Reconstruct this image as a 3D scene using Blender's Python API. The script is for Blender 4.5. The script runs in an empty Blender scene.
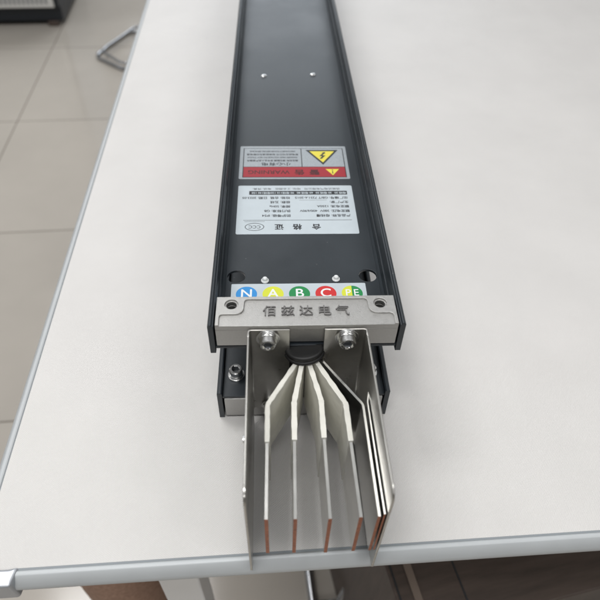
import bpy, bmesh, math, random
from mathutils import Matrix, Vector
random.seed(7)
S = 0.001                                   # everything below is written in millimetres
sc = bpy.context.scene
col = sc.collection
R = math.radians

# ------------------------------------------------------------------ camera
cd = bpy.data.cameras.new('camera'); cam = bpy.data.objects.new('camera', cd); col.objects.link(cam)
cd.sensor_width = 36; cd.lens = 569.34/600*36; cd.clip_start = 0.01; cd.clip_end = 100
cam.matrix_world = (Matrix.Translation(Vector((-20.44, -243.31, 386.45))*S)
                    @ Matrix.Rotation(R(-3.54), 4, 'Z') @ Matrix.Rotation(R(43.75), 4, 'X') @ Matrix.Rotation(R(1.92), 4, 'Z'))
cd.dof.use_dof = True; cd.dof.focus_distance = 0.42; cd.dof.aperture_fstop = 8.5
sc.camera = cam
sc.cycles.caustics_reflective = False; sc.cycles.caustics_refractive = False; sc.cycles.sample_clamp_indirect = 3.0

# ------------------------------------------------------------------ world and lamps
w = bpy.data.worlds.new('World'); sc.world = w; w.use_nodes = True
nt = w.node_tree; bg = nt.nodes['Background']
tc = nt.nodes.new('ShaderNodeTexCoord'); sx = nt.nodes.new('ShaderNodeSeparateXYZ'); rp = nt.nodes.new('ShaderNodeValToRGB')
mr = nt.nodes.new('ShaderNodeMapRange'); mr.inputs[1].default_value = -1; mr.inputs[2].default_value = 1
nt.links.new(tc.outputs['Generated'], sx.inputs[0]); nt.links.new(sx.outputs['Z'], mr.inputs[0])
nt.links.new(mr.outputs[0], rp.inputs[0]); nt.links.new(rp.outputs[0], bg.inputs[0])
e = rp.color_ramp.elements
e[0].position = 0.0; e[0].color = (.07, .06, .05, 1)
e[1].position = 1.0; e[1].color = (.62, .63, .64, 1)
for p_, c_ in ((.47, (.07, .064, .055, 1)), (.58, (.17, .16, .15, 1)), (.78, (.50, .505, .51, 1))):
    k = e.new(p_); k.color = c_
bg.inputs[1].default_value = 0.62

def area(name, loc, size, power, rot=(0, 0, 0), colr=(1, .99, .985)):
    l = bpy.data.lights.new(name, 'AREA'); l.shape = 'RECTANGLE'; l.size, l.size_y = size; l.energy = power; l.color = colr
    o = bpy.data.objects.new(name, l); col.objects.link(o); o.location = loc; o.rotation_euler = rot
    return o
area('front_fill_lamp', (-.88, .8, 2.0), (1.0, .5), 20)
area('front_fill_lamp', (1.3, .9, 2.0), (1.0, .4), 9)
area('front_fill_lamp', (-.22, -.5, 2.0), (1.0, .4), 19)
area('front_fill_lamp', (1.4, -1.1, 2.0), (1.0, .4), 6)
area('front_fill_lamp', (-.3, -2.7, 2.0), (1.2, .5), 14)  # added fill that brightens front faces of trim, stool and carton
area('front_fill_lamp', (-1.2, 3.4, 2.0), (1.2, .6), 24)
area('window_light', (-3.4, 1.8, 1.2), (1.6, 1.2), 8, (0, R(-75), R(-20)), (.90, .95, 1))
area('window_light', (.2, 5.6, 1.3), (3.2, 1.5), 44, (R(-78), 0, 0), (.86, .93, 1))
sc.view_settings.view_transform = 'Standard'; sc.view_settings.look = 'None'
sc.view_settings.exposure = 0.0; sc.view_settings.gamma = 1.0

# ------------------------------------------------------------------ materials
def mat(name, base, rough=.5, metal=0.0, vary=0.0, vscale=200., bump=0.0, bscale=2000., aniso=None, coat=0.0, rvary=0.0, spec=None, stretch=None, base2=None):
    m = bpy.data.materials.new(name); m.use_nodes = True; t = m.node_tree; b = t.nodes['Principled BSDF']
    b.inputs['Base Color'].default_value = (*base, 1); b.inputs['Roughness'].default_value = rough; b.inputs['Metallic'].default_value = metal
    if spec is not None: b.inputs['Specular IOR Level'].default_value = spec
    if coat: b.inputs['Coat Weight'].default_value = coat; b.inputs['Coat Roughness'].default_value = .15
    co = t.nodes.new('ShaderNodeTexCoord'); mp = t.nodes.new('ShaderNodeMapping'); t.links.new(co.outputs['Object'], mp.inputs[0])
    if stretch: mp.inputs['Scale'].default_value = stretch
    if vary or rvary or base2:
        n = t.nodes.new('ShaderNodeTexNoise'); n.inputs['Scale'].default_value = vscale; n.inputs['Detail'].default_value = 5; n.inputs['Roughness'].default_value = .6
        t.links.new(mp.outputs[0], n.inputs['Vector'])
        if vary or base2:
            r = t.nodes.new('ShaderNodeValToRGB'); t.links.new(n.outputs[0], r.inputs[0])
            lo = base2 if base2 else tuple(c*(1-vary) for c in base); hi = base if base2 else tuple(min(1, c*(1+vary)) for c in base)
            r.color_ramp.elements[0].position = .3; r.color_ramp.elements[0].color = (*lo, 1)
            r.color_ramp.elements[1].position = .7; r.color_ramp.elements[1].color = (*hi, 1)
            t.links.new(r.outputs[0], b.inputs['Base Color'])
        if rvary:
            q = t.nodes.new('ShaderNodeMapRange'); q.inputs[1].default_value = .3; q.inputs[2].default_value = .7
            q.inputs[3].default_value = max(.02, rough-rvary); q.inputs[4].default_value = rough+rvary
            t.links.new(n.outputs[0], q.inputs[0]); t.links.new(q.outputs[0], b.inputs['Roughness'])
    if bump:
        n2 = t.nodes.new('ShaderNodeTexNoise'); n2.inputs['Scale'].default_value = bscale; n2.inputs['Detail'].default_value = 3
        t.links.new(mp.outputs[0], n2.inputs['Vector'])
        bp = t.nodes.new('ShaderNodeBump'); bp.inputs['Strength'].default_value = bump; bp.inputs['Distance'].default_value = .0003
        t.links.new(n2.outputs[0], bp.inputs['Height']); t.links.new(bp.outputs[0], b.inputs['Normal'])
    return m
M = {}
M['paint'] = mat('charcoal_powder_coat', (.023, .0295, .0355), .36, vary=.14, vscale=14, bump=.3, bscale=2400, rvary=.05)
M['paint_dark'] = mat('black_paint', (.014, .018, .024), .45, bump=.2, bscale=2600)
M['cast'] = mat('cast_aluminium', (.46, .455, .44), .40, .88, vary=.06, vscale=700, bump=.6, bscale=2200, rvary=.07)
M['cast_shade'] = mat('shade_toned_cast_aluminium', (.21, .205, .20), .6, .7, vary=.25, vscale=900, bump=.4, bscale=2500)  # darkened tone stands in for shade around the raised characters
M['steel'] = mat('bracket_steel', (.56, .55, .52), .30, 1.0, vary=.07, vscale=120, bump=.04, bscale=1400, rvary=.035, stretch=(1, .1, 1))
M['zinc'] = mat('zinc_plated_steel', (.86, .86, .85), .22, 1.0, vary=.08, vscale=500)
M['tin'] = mat('tinned_copper', (.88, .87, .83), .22, 1.0, vary=.07, vscale=70, rvary=.06, bump=.015, bscale=500, stretch=(1, .3, 1))
M['copper'] = mat('bare_copper', (.40, .15, .08), .40, .75, vary=.35, vscale=700, bump=.4, bscale=1800)
M['sleeve'] = mat('cream_heat_shrink', (.76, .75, .68), .34, vary=.07, vscale=90, bump=1.0, bscale=240, coat=.2)
M['rubber'] = mat('black_rubber', (.008, .008, .008), .55, bump=.1, bscale=800)
M['hole'] = mat('black_recess', (.01, .01, .01), .7)
M['strip'] = mat('anodised_aluminium', (.51, .535, .545), .45, .1, vary=.03, vscale=30, rvary=.04, stretch=(1, 1, 1))
M['cap'] = mat('chromed_plastic', (.46, .48, .51), .34, .6, vary=.05, vscale=60)
M['seam'] = mat('dark_seam', (.16, .17, .18), .6)
M['seam_lip_shade'] = mat('grey_seam_lip_shade', (.25, .275, .29), .6)
M['label'] = mat('bluish_white_label', (.51, .57, .605), .35, vary=.03, vscale=80)
M['silver_label'] = mat('silver_label', (.37, .405, .43), .35, .2, vary=.10, vscale=700)
M['ink'] = mat('black_ink', (.02, .022, .026), .5)
M['grey_ink'] = mat('grey_ink', (.14, .16, .18), .5)
M['red_ink'] = mat('red_ink', (.32, .014, .024), .4)
M['dark_red_ink'] = mat('dark_red_ink', (.07, .006, .008), .4)
M['yellow_ink'] = mat('yellow_ink', (.72, .62, .06), .4)
M['blue_ink'] = mat('blue_ink', (.03, .26, .62), .4)
M['lime_ink'] = mat('lime_yellow_ink', (.64, .68, .05), .4)
M['green_ink'] = mat('green_ink', (.015, .24, .07), .4)
M['sign_red'] = mat('bright_red_ink', (.58, .03, .03), .4)
M['white_ink'] = mat('white_ink', (.78, .80, .80), .4)
M['white_plastic'] = mat('white_enamel', (.72, .74, .74), .3)
M['chrome'] = mat('chrome_tube', (.45, .46, .48), .2, 1.0)
M['leather'] = mat('brown_speckled_fabric', (.46, .29, .21), .8, base2=(.28, .165, .115), vscale=220, bump=.8, bscale=300)
M['white_box'] = mat('white_carton', (.9, .9, .89), .6, vary=.02, vscale=20)
M['wood'] = mat('dark_brown_veneer', (.075, .055, .045), .5, vary=.25, vscale=12, stretch=(1, 8, 1))
M['wood_trim'] = mat('light_brown_trim', (.20, .155, .125), .5, vary=.1, vscale=12)
M['cab_white'] = mat('white_cabinet_paint', (.68, .68, .66), .45)
M['seat'] = mat('black_mesh_fabric', (.03, .03, .032), .8)

def specks(m, scale, lo, hi, colr, amount):
    t = m.node_tree; b = t.nodes['Principled BSDF']; co = [n for n in t.nodes if n.type == 'TEX_COORD'][0]
    vo = t.nodes.new('ShaderNodeTexVoronoi'); vo.inputs['Scale'].default_value = scale; t.links.new(co.outputs['Object'], vo.inputs['Vector'])
    cr = t.nodes.new('ShaderNodeMapRange'); cr.inputs[1].default_value = lo; cr.inputs[2].default_value = hi
    cr.inputs[3].default_value = amount; cr.inputs[4].default_value = 0; t.links.new(vo.outputs['Distance'], cr.inputs[0])
    mx = t.nodes.new('ShaderNodeMix'); mx.data_type = 'RGBA'; t.links.new(cr.outputs[0], mx.inputs[0]); mx.inputs[7].default_value = (*colr, 1)
    t.links.new(b.inputs['Base Color'].links[0].from_socket, mx.inputs[6]); t.links.new(mx.outputs[2], b.inputs['Base Color'])
specks(M['steel'], 160, .01, .05, (.25, .24, .23), .5)
specks(M['paint'], 75, .02, .05, (.20, .20, .20), .55)
specks(M['cast'], 520, .03, .14, (.22, .215, .21), .30)
specks(M['label'], 120, .02, .05, (.3, .3, .3), .5)
specks(M['tile'], 9, .01, .03, (.2, .19, .17), .5) if 'tile' in M else None
def table_material():
    m = mat('white_laminate', (.68, .665, .645), .40, vary=.035, vscale=9)
    t = m.node_tree; b = t.nodes['Principled BSDF']; co = [n for n in t.nodes if n.type == 'TEX_COORD'][0]
    hs = None
    for ang, sc_ in ((38, 620), (-52, 620)):
        mp = t.nodes.new('ShaderNodeMapping'); mp.inputs['Rotation'].default_value = (0, 0, R(ang)); t.links.new(co.outputs['Object'], mp.inputs[0])
        wv = t.nodes.new('ShaderNodeTexWave'); wv.inputs['Scale'].default_value = sc_/2; wv.inputs['Distortion'].default_value = 1.5
        wv.inputs['Detail'].default_value = 2; wv.inputs['Detail Scale'].default_value = .4; t.links.new(mp.outputs[0], wv.inputs['Vector'])
        if hs is None: hs = wv.outputs['Fac']
        else:
            ad = t.nodes.new('ShaderNodeMath'); ad.operation = 'ADD'; t.links.new(hs, ad.inputs[0]); t.links.new(wv.outputs['Fac'], ad.inputs[1]); hs = ad.outputs[0]
    bp = t.nodes.new('ShaderNodeBump'); bp.inputs['Strength'].default_value = .6; bp.inputs['Distance'].default_value = .0002
    t.links.new(hs, bp.inputs['Height']); t.links.new(bp.outputs[0], b.inputs['Normal'])
    # a few faint scuffs and specks of wear
    vo = t.nodes.new('ShaderNodeTexVoronoi'); vo.inputs['Scale'].default_value = 11; t.links.new(co.outputs['Object'], vo.inputs['Vector'])
    cr = t.nodes.new('ShaderNodeValToRGB'); cr.color_ramp.elements[0].position = .012; cr.color_ramp.elements[0].color = (.80, .79, .78, 1)
    cr.color_ramp.elements[1].position = .035; cr.color_ramp.elements[1].color = (1, 1, 1, 1); t.links.new(vo.outputs['Distance'], cr.inputs[0])
    mx = t.nodes.new('ShaderNodeMix'); mx.data_type = 'RGBA'; mx.blend_type = 'MULTIPLY'; mx.inputs[0].default_value = .45
    src = b.inputs['Base Color'].links[0].from_socket
    t.links.new(src, mx.inputs[6]); t.links.new(cr.outputs[0], mx.inputs[7]); t.links.new(mx.outputs[2], b.inputs['Base Color'])
    return m
M['table'] = table_material()

def tile_material():
    m = mat('beige_floor_tile', (.50, .462, .41), .14, vary=.05, vscale=3, rvary=.05)
    t = m.node_tree; b = t.nodes['Principled BSDF']; co = [n for n in t.nodes if n.type == 'TEX_COORD'][0]
    mp = t.nodes.new('ShaderNodeMapping'); mp.vector_type = 'TEXTURE'
    mp.inputs['Location'].default_value = (-1.0, 1.795, 0); mp.inputs['Rotation'].default_value = (0, 0, R(3.6)); t.links.new(co.outputs['Object'], mp.inputs[0])
    br = t.nodes.new('ShaderNodeTexBrick'); br.offset = 0; br.squash = 1; br.inputs['Scale'].default_value = 1
    br.inputs['Brick Width'].default_value = .675; br.inputs['Row Height'].default_value = .675; br.inputs['Mortar Size'].default_value = .0024
    br.inputs['Mortar Smooth'].default_value = .2; br.inputs['Bias'].default_value = 0
    br.inputs['Color1'].default_value = (1, 1, 1, 1); br.inputs['Color2'].default_value = (.95, .95, .95, 1); br.inputs['Mortar'].default_value = (.42, .40, .38, 1)
    t.links.new(mp.outputs[0], br.inputs['Vector'])
    mx = t.nodes.new('ShaderNodeMix'); mx.data_type = 'RGBA'; mx.blend_type = 'MULTIPLY'; mx.inputs[0].default_value = 1
    src = b.inputs['Base Color'].links[0].from_socket
    t.links.new(src, mx.inputs[6]); t.links.new(br.outputs['Color'], mx.inputs[7]); t.links.new(mx.outputs[2], b.inputs['Base Color'])
    return m
M['tile'] = tile_material()

# ------------------------------------------------------------------ mesh helpers (mm)
def obj(name, bm, mats, parent=None, bevel=0.0, segs=2, smooth=35, label=None, mw=None):
    if not isinstance(mats, (list, tuple)): mats = [mats]
    bmesh.ops.recalc_face_normals(bm, faces=bm.faces)
    me = bpy.data.meshes.new(name); bm.to_mesh(me); bm.free()
    me.transform(Matrix.Scale(S, 4))
    for m in mats: me.materials.append(M[m])
    for p in me.polygons: p.use_smooth = True
    me.set_sharp_from_angle(angle=R(smooth))
    o = bpy.data.objects.new(name, me); col.objects.link(o)
    if parent: o.parent = parent
    if bevel:
        b = o.modifiers.new('edge', 'BEVEL'); b.width = bevel*S; b.segments = segs; b.limit_method = 'ANGLE'; b.angle_limit = R(40); b.harden_normals = False
    if label: o['label'] = label
    return o
def thing(name, label, cat, loc=(0, 0, 0), rz=0, group=None):
    o = bpy.data.objects.new(name, None); col.objects.link(o); o.empty_display_size = .05
    o.location = Vector(loc)*S; o.rotation_euler = (0, 0, rz); o['label'] = label; o['category'] = cat
    if group: o['group'] = group
    return o
def box(bm, x0, x1, y0, y1, z0, z1, mi=0):
    v = [bm.verts.new((x, y, z)) for z in (z0, z1) for x, y in ((x0, y0), (x1, y0), (x1, y1), (x0, y1))]
    for f in ((3, 2, 1, 0), (4, 5, 6, 7), (0, 1, 5, 4), (1, 2, 6, 5), (2, 3, 7, 6), (3, 0, 4, 7)):
        bm.faces.new([v[i] for i in f]).material_index = mi
def frame(axis):
    # maps local (u, v, w) so that w is the extrusion axis
    return {'z': lambda u, v, q: (u, v, q), 'y': lambda u, v, q: (u, q, v), 'x': lambda u, v, q: (q, u, v)}[axis]
def prism(bm, poly, w0, w1, axis='z', mi=0, holes=()):
    F = frame(axis)
    if not holes:
        a = [bm.verts.new(F(u, v, w0)) for u, v in poly]; b = [bm.verts.new(F(u, v, w1)) for u, v in poly]; n = len(poly)
        bm.faces.new(a[::-1]).material_index = mi; bm.faces.new(b).material_index = mi
        for i in range(n): bm.faces.new((a[i], a[(i+1) % n], b[(i+1) % n], b[i])).material_index = mi
        return
    for wz in (w0, w1):
        ed = []
        loops = []
        for lp in [poly]+list(holes):
            vs = [bm.verts.new(F(u, v, wz)) for u, v in lp]; loops.append(vs)
            ed += [bm.edges.new((vs[i], vs[(i+1) % len(vs)])) for i in range(len(vs))]
        g = bmesh.ops.triangle_fill(bm, use_beauty=True, use_dissolve=True, edges=ed)
        for f in g['geom']:
            if isinstance(f, bmesh.types.BMFace): f.material_index = mi
        if wz == w0: first = loops
    for la, lb in zip(first, loops):
        n = len(la)
        for i in range(n): bm.faces.new((la[i], la[(i+1) % n], lb[(i+1) % n], lb[i])).material_index = mi
def circle(cx, cy, r, n=28, a0=0.):
    return [(cx+r*math.cos(a0+2*math.pi*i/n), cy+r*math.sin(a0+2*math.pi*i/n)) for i in range(n)]
def lathe(bm, prof, c, axis='z', sgn=1, n=28, mi=0):
    # prof: (radius, height) along axis starting from point c
    F = frame(axis); rings = []
    for r, h in prof:
        ring = []
        for i in range(n):
            a = 2*math.pi*i/n; d = F(r*math.cos(a), r*math.sin(a), sgn*h); ring.append(bm.verts.new((c[0]+d[0], c[1]+d[1], c[2]+d[2])))
        rings.append(ring)
    for a, b in zip(rings, rings[1:]):
        for i in range(n): bm.faces.new((a[i], a[(i+1) % n], b[(i+1) % n], b[i])).material_index = mi
    bm.faces.new(rings[0][::-1]).material_index = mi; bm.faces.new(rings[-1]).material_index = mi
def fillet(path, r, n=5):
    out = [Vector(path[0])]
    for a, b, c in zip(path, path[1:], path[2:]):
        a, b, c = Vector(a), Vector(b), Vector(c); d1 = (a-b).normalized(); d2 = (c-b).normalized()
        ang = d1.angle(d2); t = min(r/math.tan(ang/2), (a-b).length*.45, (c-b).length*.45)
        p1 = b+d1*t; p2 = b+d2*t
        for i in range(n+1):
            k = i/n; out.append((1-k)**2*p1+2*k*(1-k)*b+k*k*p2)
    out.append(Vector(path[-1])); return out
def ribbon(bm, path, t, z0, z1, r=6, mi=0, end_mi=None, jit=0.0):
    P = fillet(path, r)
    if jit:
        N_ = [P[0]]
        for a, b in zip(P, P[1:]):
            k = max(1, int((b-a).length/3.2))
            N_ += [a+(b-a)*(j/k) for j in range(1, k+1)]
        P = N_
    n = len(P); L, Q = [], []; t0 = t
    for i, p in enumerate(P):
        if i == 0: d = (P[1]-p)
        elif i == n-1: d = (p-P[i-1])
        else: d = ((p-P[i-1]).normalized()+(P[i+1]-p).normalized())
        if jit: t = t0*(1+random.uniform(-jit, jit*1.3))
        d.normalize(); nn = Vector((-d.y, d.x)); L.append(p+nn*t/2); Q.append(p-nn*t/2)
    V = []; z1_ = z1
    for a, b in zip(L, Q):
        if jit: z1 = z1_+random.uniform(-1, 1)*jit*2.2
        V.append([bm.verts.new((a.x, a.y, z0)), bm.verts.new((a.x, a.y, z1)), bm.verts.new((b.x, b.y, z1)), bm.verts.new((b.x, b.y, z0))])
    for A, B in zip(V, V[1:]):
        for i in range(4): bm.faces.new((A[i], A[(i+1) % 4], B[(i+1) % 4], B[i])).material_index = mi
    bm.faces.new(V[0]).material_index = mi; bm.faces.new(V[-1]).material_index = mi if end_mi is None else end_mi
def tube(bm, pts, r, n=12, mi=0):
    P = [Vector(p) for p in pts]; rings = []
    up = Vector((0, 0, 1))
    for i, p in enumerate(P):
        d = (P[min(i+1, len(P)-1)]-P[max(i-1, 0)]).normalized()
        s = d.cross(up); s = s if s.length > .05 else d.cross(Vector((1, 0, 0))); s.normalize(); u = s.cross(d)
        rings.append([bm.verts.new(p+s*r*math.cos(2*math.pi*k/n)+u*r*math.sin(2*math.pi*k/n)) for k in range(n)])
    for a, b in zip(rings, rings[1:]):
        for i in range(n): bm.faces.new((a[i], a[(i+1) % n], b[(i+1) % n], b[i])).material_index = mi
    bm.faces.new(rings[0][::-1]).material_index = mi; bm.faces.new(rings[-1]).material_index = mi
_fc = bpy.data.curves.new('lettering_source', 'FONT'); _fo = bpy.data.objects.new('lettering_source', _fc); col.objects.link(_fo)
def text(bm, s, size, at, rot=0, z=0, thick=0.0, align='CENTER', mi=0, bold=0.0, wid=1.0):
    _fc.body = s; _fc.size = 1; _fc.align_x = align; _fc.align_y = 'CENTER'; _fc.extrude = thick/2/size; _fc.offset = 0; _fc.resolution_u = 6
    bpy.context.view_layer.update()
    dg = bpy.context.evaluated_depsgraph_get(); me0 = bpy.data.meshes.new_from_object(_fo.evaluated_get(dg))
    shifts = [(0, 0)] if not bold else [(bold, 0), (-bold, 0), (0, bold), (0, -bold)]
    for k, (dx, dy) in enumerate(shifts):
        me = me0.copy()
        me.transform(Matrix.Translation((at[0]+dx, at[1]+dy, z+thick/2+k*.004)) @ Matrix.Rotation(rot, 4, 'Z') @ Matrix.Diagonal((size*wid, size, size, 1)))
        n0 = len(bm.faces); bm.from_mesh(me); bm.faces.ensure_lookup_table()
        for f in bm.faces[n0:]: f.material_index = mi
        bpy.data.meshes.remove(me)
    bpy.data.meshes.remove(me0)
NB = bmesh.new

# ------------------------------------------------------------------ floor
FZ = -740
bm = NB(); v = [bm.verts.new(p) for p in ((-9000, -7000, FZ), (9000, -7000, FZ), (9000, 11000, FZ), (-9000, 11000, FZ))]; bm.faces.new(v)
fl = obj('floor', bm, 'tile'); fl['kind'] = 'structure'; fl['label'] = 'beige glossy tiled floor'

# ------------------------------------------------------------------ table
TX, TY = 1800, 1300
tb = thing('table', 'white laminate table with aluminium edge trim carrying the electrical duct', 'table', (-222.4, -120.6, 0), R(2.0))
EW = 9.0
bm = NB(); box(bm, EW-.5, TX-EW+.5, EW-.5, TY-EW+.5, -16, 0); obj('tabletop', bm, 'table', tb)
def edge_profile():
    # (across from the outer side inwards, z): rounded outer nose, flat top, small inner lip
    p = [(EW, -.4), (EW-.5, .5), (EW-1.4, 1.0), (6.0, .95), (5.2, .5), (.8, -5.4), (.15, -7.6)]
    for i in range(6):
        a = R(180+i*18); p.append((3.2+3.1*math.cos(a), -8.8+4.6*math.sin(a)))
    p += [(EW, -15.0)]
    return p
pr = edge_profile()
CAP = 34
bm = NB(); prism(bm, pr, CAP-3, TX-CAP, 'x'); obj('edge_strip', bm, 'strip', tb, smooth=30)
bm = NB(); prism(bm, pr, CAP-3, TY-CAP, 'y'); obj('edge_strip', bm, 'strip', tb, smooth=30)
bm = NB(); prism(bm, [(TX-a, z) for a, z in pr], CAP, TY-CAP, 'y'); obj('edge_strip', bm, 'strip', tb, smooth=30)
bm = NB(); prism(bm, [(TY-a, z) for a, z in pr], CAP, TX-CAP, 'x'); obj('edge_strip', bm, 'strip', tb, smooth=30)
bm = NB()
box(bm, CAP, TX-CAP, EW-.2, EW+1.3, -.4, .14); box(bm, EW-.2, EW+.35, CAP, TY-CAP, -.4, .12)  # thin side joint; front band painted wider as the inner lip's shade
obj('edge_seam_lip_shade', bm, 'seam_lip_shade', tb)
def cap_poly(w_, r):
    pts = [(CAP, -1.4), (CAP+2.2, w_+1.0), (CAP-3, w_), (w_+6, w_)]
    pts += [(w_+6*(1-math.sin(R(a))), w_+6*(1-math.cos(R(a)))) for a in (30, 60)] + [(w_, w_+6), (w_, CAP-3), (w_+1.0, CAP+2.2), (-1.4, CAP)]
    pts += [(-1.4+r*(1-math.cos(R(a))), -1.4+r*(1-math.sin(R(a)))) for a in (0, 18, 36, 54, 72, 90)]
    return pts
for fx, fy in ((0, 0), (1, 0), (0, 1), (1, 1)):
    pts = [((TX-x if fx else x), (TY-y if fy else y)) for x, y in cap_poly(EW+.8, 9)]
    bm = NB(); prism(bm, pts, -19.5, 2.0); obj('corner_cap', bm, 'cap', tb, bevel=1.8, segs=4)
for lx, ly in ((60, 760), (TX-60, 60), (60, TY-60), (TX-60, TY-60)):
    bm = NB(); lathe(bm, [(20, 0), (20, -FZ-20-18)], (lx, ly, FZ+20)); lathe(bm, [(24, 0), (24, 20)], (lx, ly, FZ)); obj('leg', bm, 'strip', tb)

# ------------------------------------------------------------------ electrical duct end
ROOT = thing('busbar_trunking', 'charcoal electrical duct with metal end brackets and fanned copper bars on the white table', 'electrical duct')
L = 1150; H = 109; UF = 86.5; LF = 27
def wall_poly(s, z0, z1):
    # outer wall with a thin returned lip that leaves a fine step along its top
    xs = [(65, z0), (65, z1-1.6), (64.2, z1-.4), (63.2, z1), (62.4, z1-.5), (62.2, z1-1.6), (61.2, z1-1.8), (61.2, z0)]
    return [(s*x, z) for x, z in xs]
bm = NB()
hl = [circle(-50, 68.5, 6.8), circle(50, 68.5, 6.8)]
prism(bm, [(-61.25, 1), (61.25, 1), (61.25, L), (-61.25, L)], UF-2.2, UF, holes=hl)
for s in (-1, 1): prism(bm, wall_poly(s, 80.5, H), 0, L, 'y')
for s in (-1, 1): prism(bm, [(s*61.3, UF-.3), (s*61.3, UF+9), (s*59.9, UF+9), (s*59.4, UF+2.5), (s*57.5, UF+.5), (s*57.5, UF-.3)], 27, L-1, 'y')
obj('upper_channel', bm, 'paint', ROOT, bevel=.25)
bm = NB()
box(bm, -61.25, 61.25, 1, L, LF-2.2, LF)
for s in (-1, 1): prism(bm, [(s*x, LF-(z-82)) if False else (s*x, z) for x, z in ((65, 0), (65, 31.2), (64, 32), (62.2, 32), (61.2, 31.2), (61.2, 0))], 0, L, 'y')
obj('lower_channel', bm, 'paint', ROOT, bevel=.25)
bm = NB(); box(bm, -21, 21, 16, L-1, LF, UF-2.2); obj('duct_web', bm, 'paint_dark', ROOT)

# upper cast block with raised rim, holes and raised characters
eb = NB()
ho = [circle(-50, 18.5, 3.4), circle(50, 18.5, 3.4)]
prism(eb, [(-60, 0), (60, 0), (60, 25.4), (-60, 25.4)], 104, 107.9, holes=ho)
prism(eb, [(-60, 0), (-11.6, 0), (-11.6, 2.5), (11.6, 2.5), (11.6, 0), (60, 0), (60, 25.4), (-60, 25.4)], 88.4, 103.99, holes=ho)
def arc(cx, cy, r, a0, a1, n=5): return [(cx+r*math.cos(R(a0+(a1-a0)*i/n)), cy+r*math.sin(R(a0+(a1-a0)*i/n))) for i in range(n+1)]
rim_l = [(-60, 0.0), (-57.6, 0.0), (-57.6, 7.0)] + arc(-55.2, 7.2, 2.4, 180, 90, 4) + [(-48, 9.6)] + arc(-47.3, 15.3, 5.7, -90, -10, 5) + [(-41.4, 19.5)] + arc(-38.8, 20.4, 2.6, 180, 90, 4)
rim = rim_l + [(-x, y) for x, y in rim_l[::-1]] + [(60, 25.4), (-60, 25.4)]
prism(eb, rim, 107.5, 109.1, holes=[circle(-50, 18.5, 4.4), circle(50, 18.5, 4.4)])
END = obj('end_block', eb, 'cast', ROOT, bevel=.3, label='upper cast metal block with five raised characters')
bm = NB()
for i, ch in enumerate('佰兹达电气'):
    text(bm, ch, 9.6, (-24.6+12.15*i, 12.0), z=107.8, thick=1.0, bold=.0)
obj('raised_lettering', bm, 'cast_shade', END, smooth=20)
bm = NB()
for x in (-50, 50):
    bm = NB(); lathe(bm, [(3.35, 0), (3.35, 10)], (x, 18.5, 88.5)); obj('screw_hole', bm, 'hole', END)
# lower cast block
bm = NB(); box(bm, -60, 60, 0, 25, 2.5, LF-2.3); obj('end_block', bm, 'cast', ROOT, bevel=.5, label='lower cast metal block under the side brackets')

# fasteners
def screw(c, axis, sgn, parent, rw, rh, hh):
    bm = NB(); lathe(bm, [(rw, 0), (rw, 1.3)], c, axis, sgn, 32)
    wsh = obj('bolt', bm, 'zinc', parent, bevel=.2)
    bm = NB(); prism_c = frame(axis)
    o1 = prism_c(0, 0, sgn*1.3); c1 = (c[0]+o1[0], c[1]+o1[1], c[2]+o1[2])
    lathe(bm, [(rh+.5, 0), (rh+.7, .6), (rh+.5, 1.5)], c1, axis, sgn, 32)
    obj('spring_washer', bm, 'zinc', wsh)
    o2 = prism_c(0, 0, sgn*2.9); c2 = (c[0]+o2[0], c[1]+o2[1], c[2]+o2[2])
    bm = NB()
    pf = [(rh, 0), (rh, hh-.9), (rh-.8, hh)]
    n = 36; rings = []
    def ring(rad, h, hexa=False):
        out = []
        for i in range(n):
            a = 2*math.pi*i/n
            r_ = rad
            if hexa: r_ = rad*math.cos(math.pi/6)/math.cos((a % (math.pi/3))-math.pi/6)
            d = frame(axis)(r_*math.cos(a), r_*math.sin(a), sgn*h); out.append(bm.verts.new((c2[0]+d[0], c2[1]+d[1], c2[2]+d[2])))
        return out
    rings = [ring(rh*.9, 0), ring(rh, .5), ring(rh, hh-.8), ring(rh-.7, hh), ring(rh*.62, hh), ring(rh*.56, hh-.5, True), ring(rh*.56, hh-3.6, True)]
    for j, (a, b) in enumerate(zip(rings, rings[1:])):
        for i in range(n): bm.faces.new((a[i], a[(i+1) % n], b[(i+1) % n], b[i])).material_index = 1 if j == 5 else 0
    f = bm.faces.new(rings[-1]); f.material_index = 1; bm.faces.new(rings[0][::-1])
    obj('bolt_head', bm, ['zinc', 'seam'], wsh)
for x in (-25.8, 26.3): screw((x, -1.9, 98.2), 'y', -1, ROOT, 7.9, 5.6, 4.3)
for x in (-51.5, 51.5): screw((x, 20.5, LF), 'z', 1, ROOT, 6.5, 5.1, 5.4)
for x in (-25.8, 26.3): screw((x, -1.9, 20.5), 'y', -1, ROOT, 6.0, 4.7, 5.0)
for x, y in ((-28.3, 63.5), (25.3, 64.5)):
    bm = NB(); lathe(bm, [(3.0, 0), (3.0, .8), (2.0, 1.6), (1.7, 3.0), (1.0, 3.6)], (x, y, UF)); obj('rivet', bm, 'white_plastic', ROOT, bevel=.2)
for x, y in ((-31.2, 405), (26.3, 409)):
    bm = NB(); lathe(bm, [(3.3, 0), (3.1, .7), (2.0, 1.3), (.6, 1.5)], (x, y, UF)); obj('rivet', bm, 'zinc', ROOT)

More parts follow.
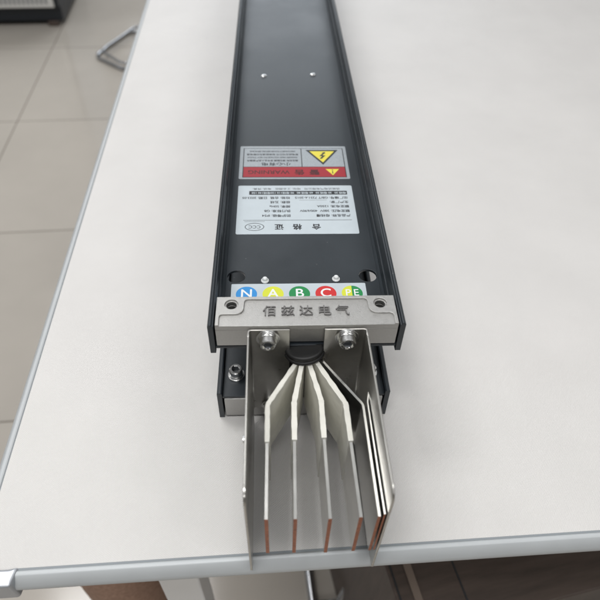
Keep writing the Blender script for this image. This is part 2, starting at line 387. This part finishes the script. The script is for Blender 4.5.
# angle brackets
def bracket(s, flare):
    bm = NB(); t = 1.45; xo = 39.2 if s < 0 else 39.7
    ribbon(bm, [(s*11.4, -.95), (s*(xo-t/2), -.95), (s*(xo-t/2+flare*.06), -7)], t, 15.5, 105.3, r=2.2)
    # side plate: outline in the y-z plane
    zb = 0.4
    pts = [(-7.0, zb), (-7.0, 105.3), (-106, 105.3-1.2)] + [(-106.5-8.5*math.sin(R(a)), 95.6+8.5*math.cos(R(a))) for a in (10, 30, 50, 70, 90)] + [(-115, zb)]
    F = lambda y, off: s*(xo+off+flare*(-y/115.))
    a = [bm.verts.new((F(y, 0), y, z)) for y, z in pts]; b = [bm.verts.new((F(y, -t), y, z)) for y, z in pts]; n = len(pts)
    bm.faces.new(a); bm.faces.new(b[::-1])
    for i in range(n): bm.faces.new((a[i], a[(i+1) % n], b[(i+1) % n], b[i]))
    return obj('angle_bracket', bm, 'steel', ROOT, bevel=.35, segs=2)
BL = bracket(-1, -0.6); BR = bracket(1, 1.3)
bm = NB(); lathe(bm, [(2.2, 0), (2.2, .8), (1.2, 1.3)], (-39.1, -76, 97), 'x', -1, 18); obj('rivet', bm, 'zinc', BL)

# conductors
BT, BB = 78, 28.5
bars = [
    [(-6.0, 16), (-6.6, -7), (-26.4, -40.5), (-27.0, -114.6)],
    [(-2.4, 16), (-2.9, -7), (-9.4, -39.5), (-11.0, -114.8)],
    [(1.2, 16), (1.4, -7), (8.0, -38.5), (8.2, -115.2)],
    [(4.8, 16), (5.6, -5), (23.6, -41.0), (25.3, -114.8)],
    [(8.4, 16), (9.6, -4), (34.7, -41.5), (35.5, -114.6)],
]
for i, path in enumerate(bars):
    bm = NB(); ribbon(bm, path, 1.8 if i == 4 else 2.15, BB, BT, r=7, end_mi=1)
    o = obj('busbar', bm, ['tin', 'copper'], ROOT, bevel=.18, segs=1)
    if i < 4:
        p2 = [Vector(q) for q in path]; d = (p2[3]-p2[2]).normalized(); k = (68-41)
        p2[3] = p2[2]+d*k; bm = NB(); ribbon(bm, [tuple(q) for q in p2], 3.4, BB-.9, BT+.9, r=8, jit=.10)
        obj('insulation_sleeve', bm, 'sleeve', o, bevel=.7, segs=3, smooth=50)
bm = NB(); ribbon(bm, [(39.1, -33.5), (37.4, -41), (37.8, -87), (38.2, -114.4)], 1.1, BB, 80.5, r=4, end_mi=1)
obj('busbar', bm, ['tin', 'copper'], ROOT, bevel=.12, segs=1, label='thin earth plate beside the right bracket')

# rubber boot where the bars leave the housing
bm = NB()
def dshape(rx, ry, cx=-1.0, y0=6.9):
    return [(cx+rx, y0)] + [(cx+rx*math.cos(R(a)), -ry*math.sin(R(a))) for a in range(0, 181, 9)] + [(cx-rx, y0)]
prism(bm, dshape(13.9, 11.6, y0=2.3), 79.2, 82.2); prism(bm, dshape(13.3, 10.9, y0=2.3), 82.1, 86.0)
bm.transform(Matrix.Rotation(R(-5), 4, 'Y') @ Matrix.Identity(4)) if False else bmesh.ops.rotate(bm, verts=bm.verts, cent=(0, 0, 80), matrix=Matrix.Rotation(R(-5), 3, 'Y'))
obj('rubber_boot', bm, 'rubber', ROOT, bevel=1.8, segs=3)
bm = NB(); box(bm, -13, 15, 4.5, 15.8, LF+.5, 79.2); obj('boot_seal', bm, 'rubber', ROOT)

# labels on the channel floor, read from the far side (turned by 180 degrees)
PI = math.pi
def rrect(x0, x1, y0, y1, r):
    return arc(x0+r, y0+r, r, 180, 270, 4)+arc(x1-r, y0+r, r, 270, 360, 4)+arc(x1-r, y1-r, r, 0, 90, 4)+arc(x0+r, y1-r, r, 90, 180, 4)
# certificate
cx0, cx1, cy0, cy1 = -52.6, 49.2, 118.0, 186.0
bm = NB(); prism(bm, rrect(cx0, cx1, cy0, cy1, 1.5), UF-.02, UF+.14); CERT = obj('certificate_label', bm, 'label', ROOT, label='white printed product certificate sticker')
def U(u, v): return (cx1-u, cy0+v)         # u to the right and v downwards as read
Z1 = UF+.15; Z2 = UF+.19
bm = NB()
for ch, u in (('合', 35), ('格', 51), ('证', 66)): text(bm, ch, 7.8, U(u, 9.8), PI, Z1, bold=.28)
prism(bm, [U(4.5, 18.0), U(96, 18.0), U(96, 18.45), U(4.5, 18.45)], Z1, Z1+.02)
ring_o = [(U(86.5, 9.5)[0]+8.0*math.cos(a), U(86.5, 9.5)[1]+5.0*math.sin(a)) for a in [2*PI*i/40 for i in range(40)]]
ring_i = [(U(86.5, 9.5)[0]+7.4*math.cos(a), U(86.5, 9.5)[1]+4.4*math.sin(a)) for a in [2*PI*i/40 for i in range(40)]]
prism(bm, ring_o, Z1, Z1+.02, holes=[ring_i])
text(bm, 'CCC', 5.4, U(86.5, 9.6), PI, Z1, bold=.05, wid=.9)
prism(bm, [U(78, 16.3), U(95, 16.3), U(95, 16.6), U(78, 16.6)], Z1, Z1+.02)
rows = [(24.6, '产品名称: 母线槽', '防护等级: IP54'), (31.0, '额定电压: 380V  400/690V', '执行标准: GB'),
        (37.4, '额定电流: 1250A', '频率: 50Hz'), (43.6, '生产厂家:', '极数: 五线'), (49.8, '出厂编号: GB/T 7251.6-2015', '检验: 合格  日期: 2023.05')]
for v_, a_, b_ in rows:
    text(bm, a_, 3.9, U(5, v_), PI, Z1, align='LEFT', bold=.1); text(bm, b_, 3.9, U(56, v_), PI, Z1, align='LEFT', bold=.1)
prism(bm, [U(24, 46.0), U(48, 46.0), U(48, 46.25), U(24, 46.25)], Z1, Z1+.02)
text(bm, '佰兹达电气有限公司   地址: 工业园区   电话: 传真:', 3.2, U(50, 63.2), PI, Z1, bold=.03, wid=1.12)
obj('lettering', bm, 'ink', CERT)
bm = NB(); prism(bm, [U(5, 54.2), U(92, 54.2), U(92, 59.8), U(5, 59.8)], Z1, Z1+.03); obj('printed_band', bm, 'ink', CERT)
bm = NB()
for i in range(15): text(bm, '%d0' % (i+1) if i % 3 else '母线', 3.4, U(9+i*5.6, 57), PI, Z1+.06, bold=.08, wid=.95)
obj('lettering', bm, 'label', CERT)
# warning
wx0, wx1, wy0, wy1 = -53.0, 49.4, 196.4, 252.0
bm = NB(); prism(bm, rrect(wx0, wx1, wy0, wy1, 1.5), UF-.02, UF+.14); WARN = obj('warning_label', bm, 'silver_label', ROOT, label='silver and red electric shock warning sticker')
def Wp(u, v): return (wx1-u, wy0+v)
def wrect(bm, u0, v0, u1, v1, z, mi=0, th=.02): prism(bm, [Wp(u0, v0), Wp(u1, v0), Wp(u1, v1), Wp(u0, v1)], z, z+th, mi=mi)
bm = NB(); wrect(bm, 3.6, 3.2, 98.4, 19.4, Z1+.02); obj('red_band', bm, 'red_ink', WARN)
bm = NB()
for a in ((2.8, 2.4, 99.2, 3.2), (2.8, 51.4, 99.2, 52.0), (2.8, 3.2, 3.6, 51.4), (98.4, 3.2, 99.2, 51.4), (3.6, 19.4, 98.4, 20.0), (43.2, 20.0, 44.0, 51.4)): wrect(bm, *a, Z1)
text(bm, '小心有电', 5.6, Wp(68, 24.6), PI, Z1, bold=.12, wid=1.25)
for i, s_ in enumerate(('高压危险 请勿触摸 非专业人员严禁操作', 'DANGER! HIGH VOLTAGE DO NOT TOUCH', '断电后方可打开 检修前请先切断电源', 'DISCONNECT POWER BEFORE SERVICING')):
    text(bm, s_, 3.3, Wp(71.3, 30.6+i*5.3), PI, Z1, bold=.08, wid=(.84, .72, .92, .70)[i])
obj('lettering', bm, 'ink', WARN)
bm = NB()
for ch, u in (('警', 32.5), ('告', 46.5)): text(bm, ch, 9, Wp(u, 11.3), PI, Z2+.02, bold=.3, wid=1.1)
text(bm, 'WARNING', 8.4, Wp(75, 11.3), PI, Z2+.02, bold=.16, wid=.95)
obj('lettering', bm, 'dark_red_ink', WARN)
def tri(u, v, r, z, mi, bm, ky=1.0):
    # apex up as read; v is the middle of its height
    prism(bm, [Wp(u, v-r*ky), Wp(u+r*1.02, v+r*ky*.8), Wp(u-r*1.02, v+r*ky*.8)], z, z+.02, mi=mi)
bm = NB(); tri(23.5, 37.5, 15.5, Z1+.01, 0, bm, .92); tri(23.5, 37.9, 11.8, Z1+.05, 1, bm, .92)
bolt = [(.6, -7), (-3.6, .6), (-.6, .6), (-2.6, 4.6), (-3.6, 4.2), (-3.0, 8), (.2, 5.6), (-1.0, 5.2), (2.6, -1.2), (-.2, -1.2), (2.4, -6.4)]
prism(bm, [Wp(23.8+x, 38.8+y*.82) for x, y in bolt], Z1+.09, Z1+.11, mi=0)
tri(15.5, 11.4, 6.2, Z2+.02, 1, bm, .9); prism(bm, [Wp(15.0, 8.5), Wp(16.0, 8.5), Wp(15.8, 13), Wp(15.2, 13)], Z2+.06, Z2+.08, mi=0)
prism(bm, [Wp(15.0, 13.8), Wp(16.0, 13.8), Wp(16.0, 14.8), Wp(15.0, 14.8)], Z2+.06, Z2+.08, mi=0)
obj('warning_triangle', bm, ['ink', 'yellow_ink'], WARN)
# phase strip
bm = NB(); prism(bm, rrect(-53.2, 47.0, 34.5, 60.3, .8), UF-.02, UF+.14); PH = obj('phase_label', bm, 'label', ROOT, label='white strip sticker with coloured N A B C PE discs')
for i, (s_, m_) in enumerate((('N', 'blue_ink'), ('A', 'lime_ink'), ('B', 'green_ink'), ('C', 'sign_red'), ('PE', 'green_ink'))):
    cx = -41.8+19.5*i; cy = 49.6; bm = NB()
    if s_ == 'PE':
        prism(bm, arc(cx, cy, 7.8, -90, 90, 20), Z1, Z1+.03, mi=0); prism(bm, arc(cx, cy, 7.8, 90, 270, 20), Z1, Z1+.03, mi=1)
        text(bm, 'P', 9.5, (cx-3.0, cy+.3), 0, Z1+.06, mi=2, bold=.1, wid=.9); text(bm, 'E', 9.5, (cx+3.0, cy+.3), 0, Z1+.06, mi=2, bold=.1, wid=.9)
        obj('phase_mark', bm, ['green_ink', 'lime_ink', 'white_ink'], PH)
    else:
        prism(bm, circle(cx, cy, 7.8, 48), Z1, Z1+.03); text(bm, s_, 12, (cx, cy+.3), 0, Z1+.06, mi=1, bold=.18)
        obj('phase_mark', bm, [m_, 'white_ink'], PH)

# ------------------------------------------------------------------ things on the floor
# cabinet far left
cb = thing('display_cabinet', 'white cabinet with slotted lower panel on a black plinth far across the floor', 'cabinet', (-1048, 2715, FZ), R(4))
bm = NB(); box(bm, -1500, 0, 25, 600, 22, 88); obj('plinth', bm, 'paint_dark', cb, bevel=3)
bm = NB(); box(bm, -1500, -22, 0, 600, 90, 900); o = obj('cabinet_body', bm, 'cab_white', cb, bevel=3)
bm = NB()
for i in range(70): box(bm, -1480+i*20.6, -1480+i*20.6+9, -1.2, .5, 108, 240)
obj('vent_slots', bm, 'seam', o)
bm = NB(); box(bm, -21, 0, 3, 600, 90, 900); obj('side_panel', bm, 'paint_dark', cb, bevel=2)
for x in (-75, -1450):
    bm = NB(); box(bm, x, x+50, 10, 70, 0, 24); obj('foot', bm, 'wood', cb, bevel=3)
# chair with tubular frame
ch = thing('tubular_chair', 'chair whose chrome tube base loops out past the left table edge', 'chair', (-480, 2450, FZ), 0)
def loopz(z, k):
    base = [(420, -250), (-200, -215-k*.0), (-345+k, -90), (-235+k, 190), (420, 330)]
    return [(p.x, p.y, z) for p in fillet(base, 70, 8)]
bm = NB(); tube(bm, loopz(9, 0), 7); tube(bm, [(x, y, z) for x, y, z in loopz(34, 34)], 6)
for x, y in ((200, -238), (200, 282)): tube(bm, [(x, y, 14), (x, y, 430)], 13)
obj('tube_base', bm, 'chrome', ch)
bm = NB(); box(bm, 60, 480, -230, 280, 430, 480); obj('seat', bm, 'seat', ch, bevel=18, segs=4)
# below the front edge
st = thing('pedestal_stool', 'brown speckled round stool standing below the front left edge of the table', 'stool', (-238, 50, FZ))
bm = NB(); lathe(bm, [(54, 0), (57, 8), (57, 440), (57, 478), (52, 488), (40, 490)], (0, 0, 0), n=48); obj('stool_body', bm, 'leather', st)
bx = thing('carton', 'tall white carton on the floor beside the brown stool', 'box', (-124, -30, FZ))
bm = NB(); box(bm, -16, 24, -20, 12, 0, 540); obj('carton_body', bm, 'white_box', bx, bevel=2)
bm = NB(); box(bm, -15, 23, -5, -3, 539, 541); obj('lid_seam', bm, 'seam', bx)
s2 = thing('chrome_stand', 'slim chrome tube stand under the table front below the copper bars', 'stand', (101, 66, FZ))
bm = NB(); tube(bm, [(p.x, 0, p.y) for p in fillet([(-60, 9), (-14, 9), (0, 160), (14, 700)], 60, 8)], 8); obj('tube_leg', bm, 'chrome', s2)
bm = NB(); tube(bm, [(p.x, p.y, 9) for p in fillet([(-60, 0), (-75, 160), (60, 200)], 50, 8)], 8); obj('tube_foot', bm, 'chrome', s2)
pc = thing('drawer_cabinet', 'dark brown low cabinet with a light trim strip under the right side of the table', 'cabinet', (118, -90, FZ), R(11))
bm = NB(); box(bm, 0, 520, 0, 560, 0, 438); obj('cabinet_body', bm, 'wood', pc, bevel=2)
bm = NB(); box(bm, 20, 29, -1, 561, 437, 441); obj('top_trim', bm, 'wood_trim', pc, bevel=.5)
bm = NB(); box(bm, 77, 79, 1, 559, 437.5, 438.6); obj('panel_gap', bm, 'ink', pc)
bm = NB(); box(bm, 4, 6, 1, 559, 437.5, 438.6); obj('panel_gap', bm, 'ink', pc)

bpy.data.objects.remove(_fo)
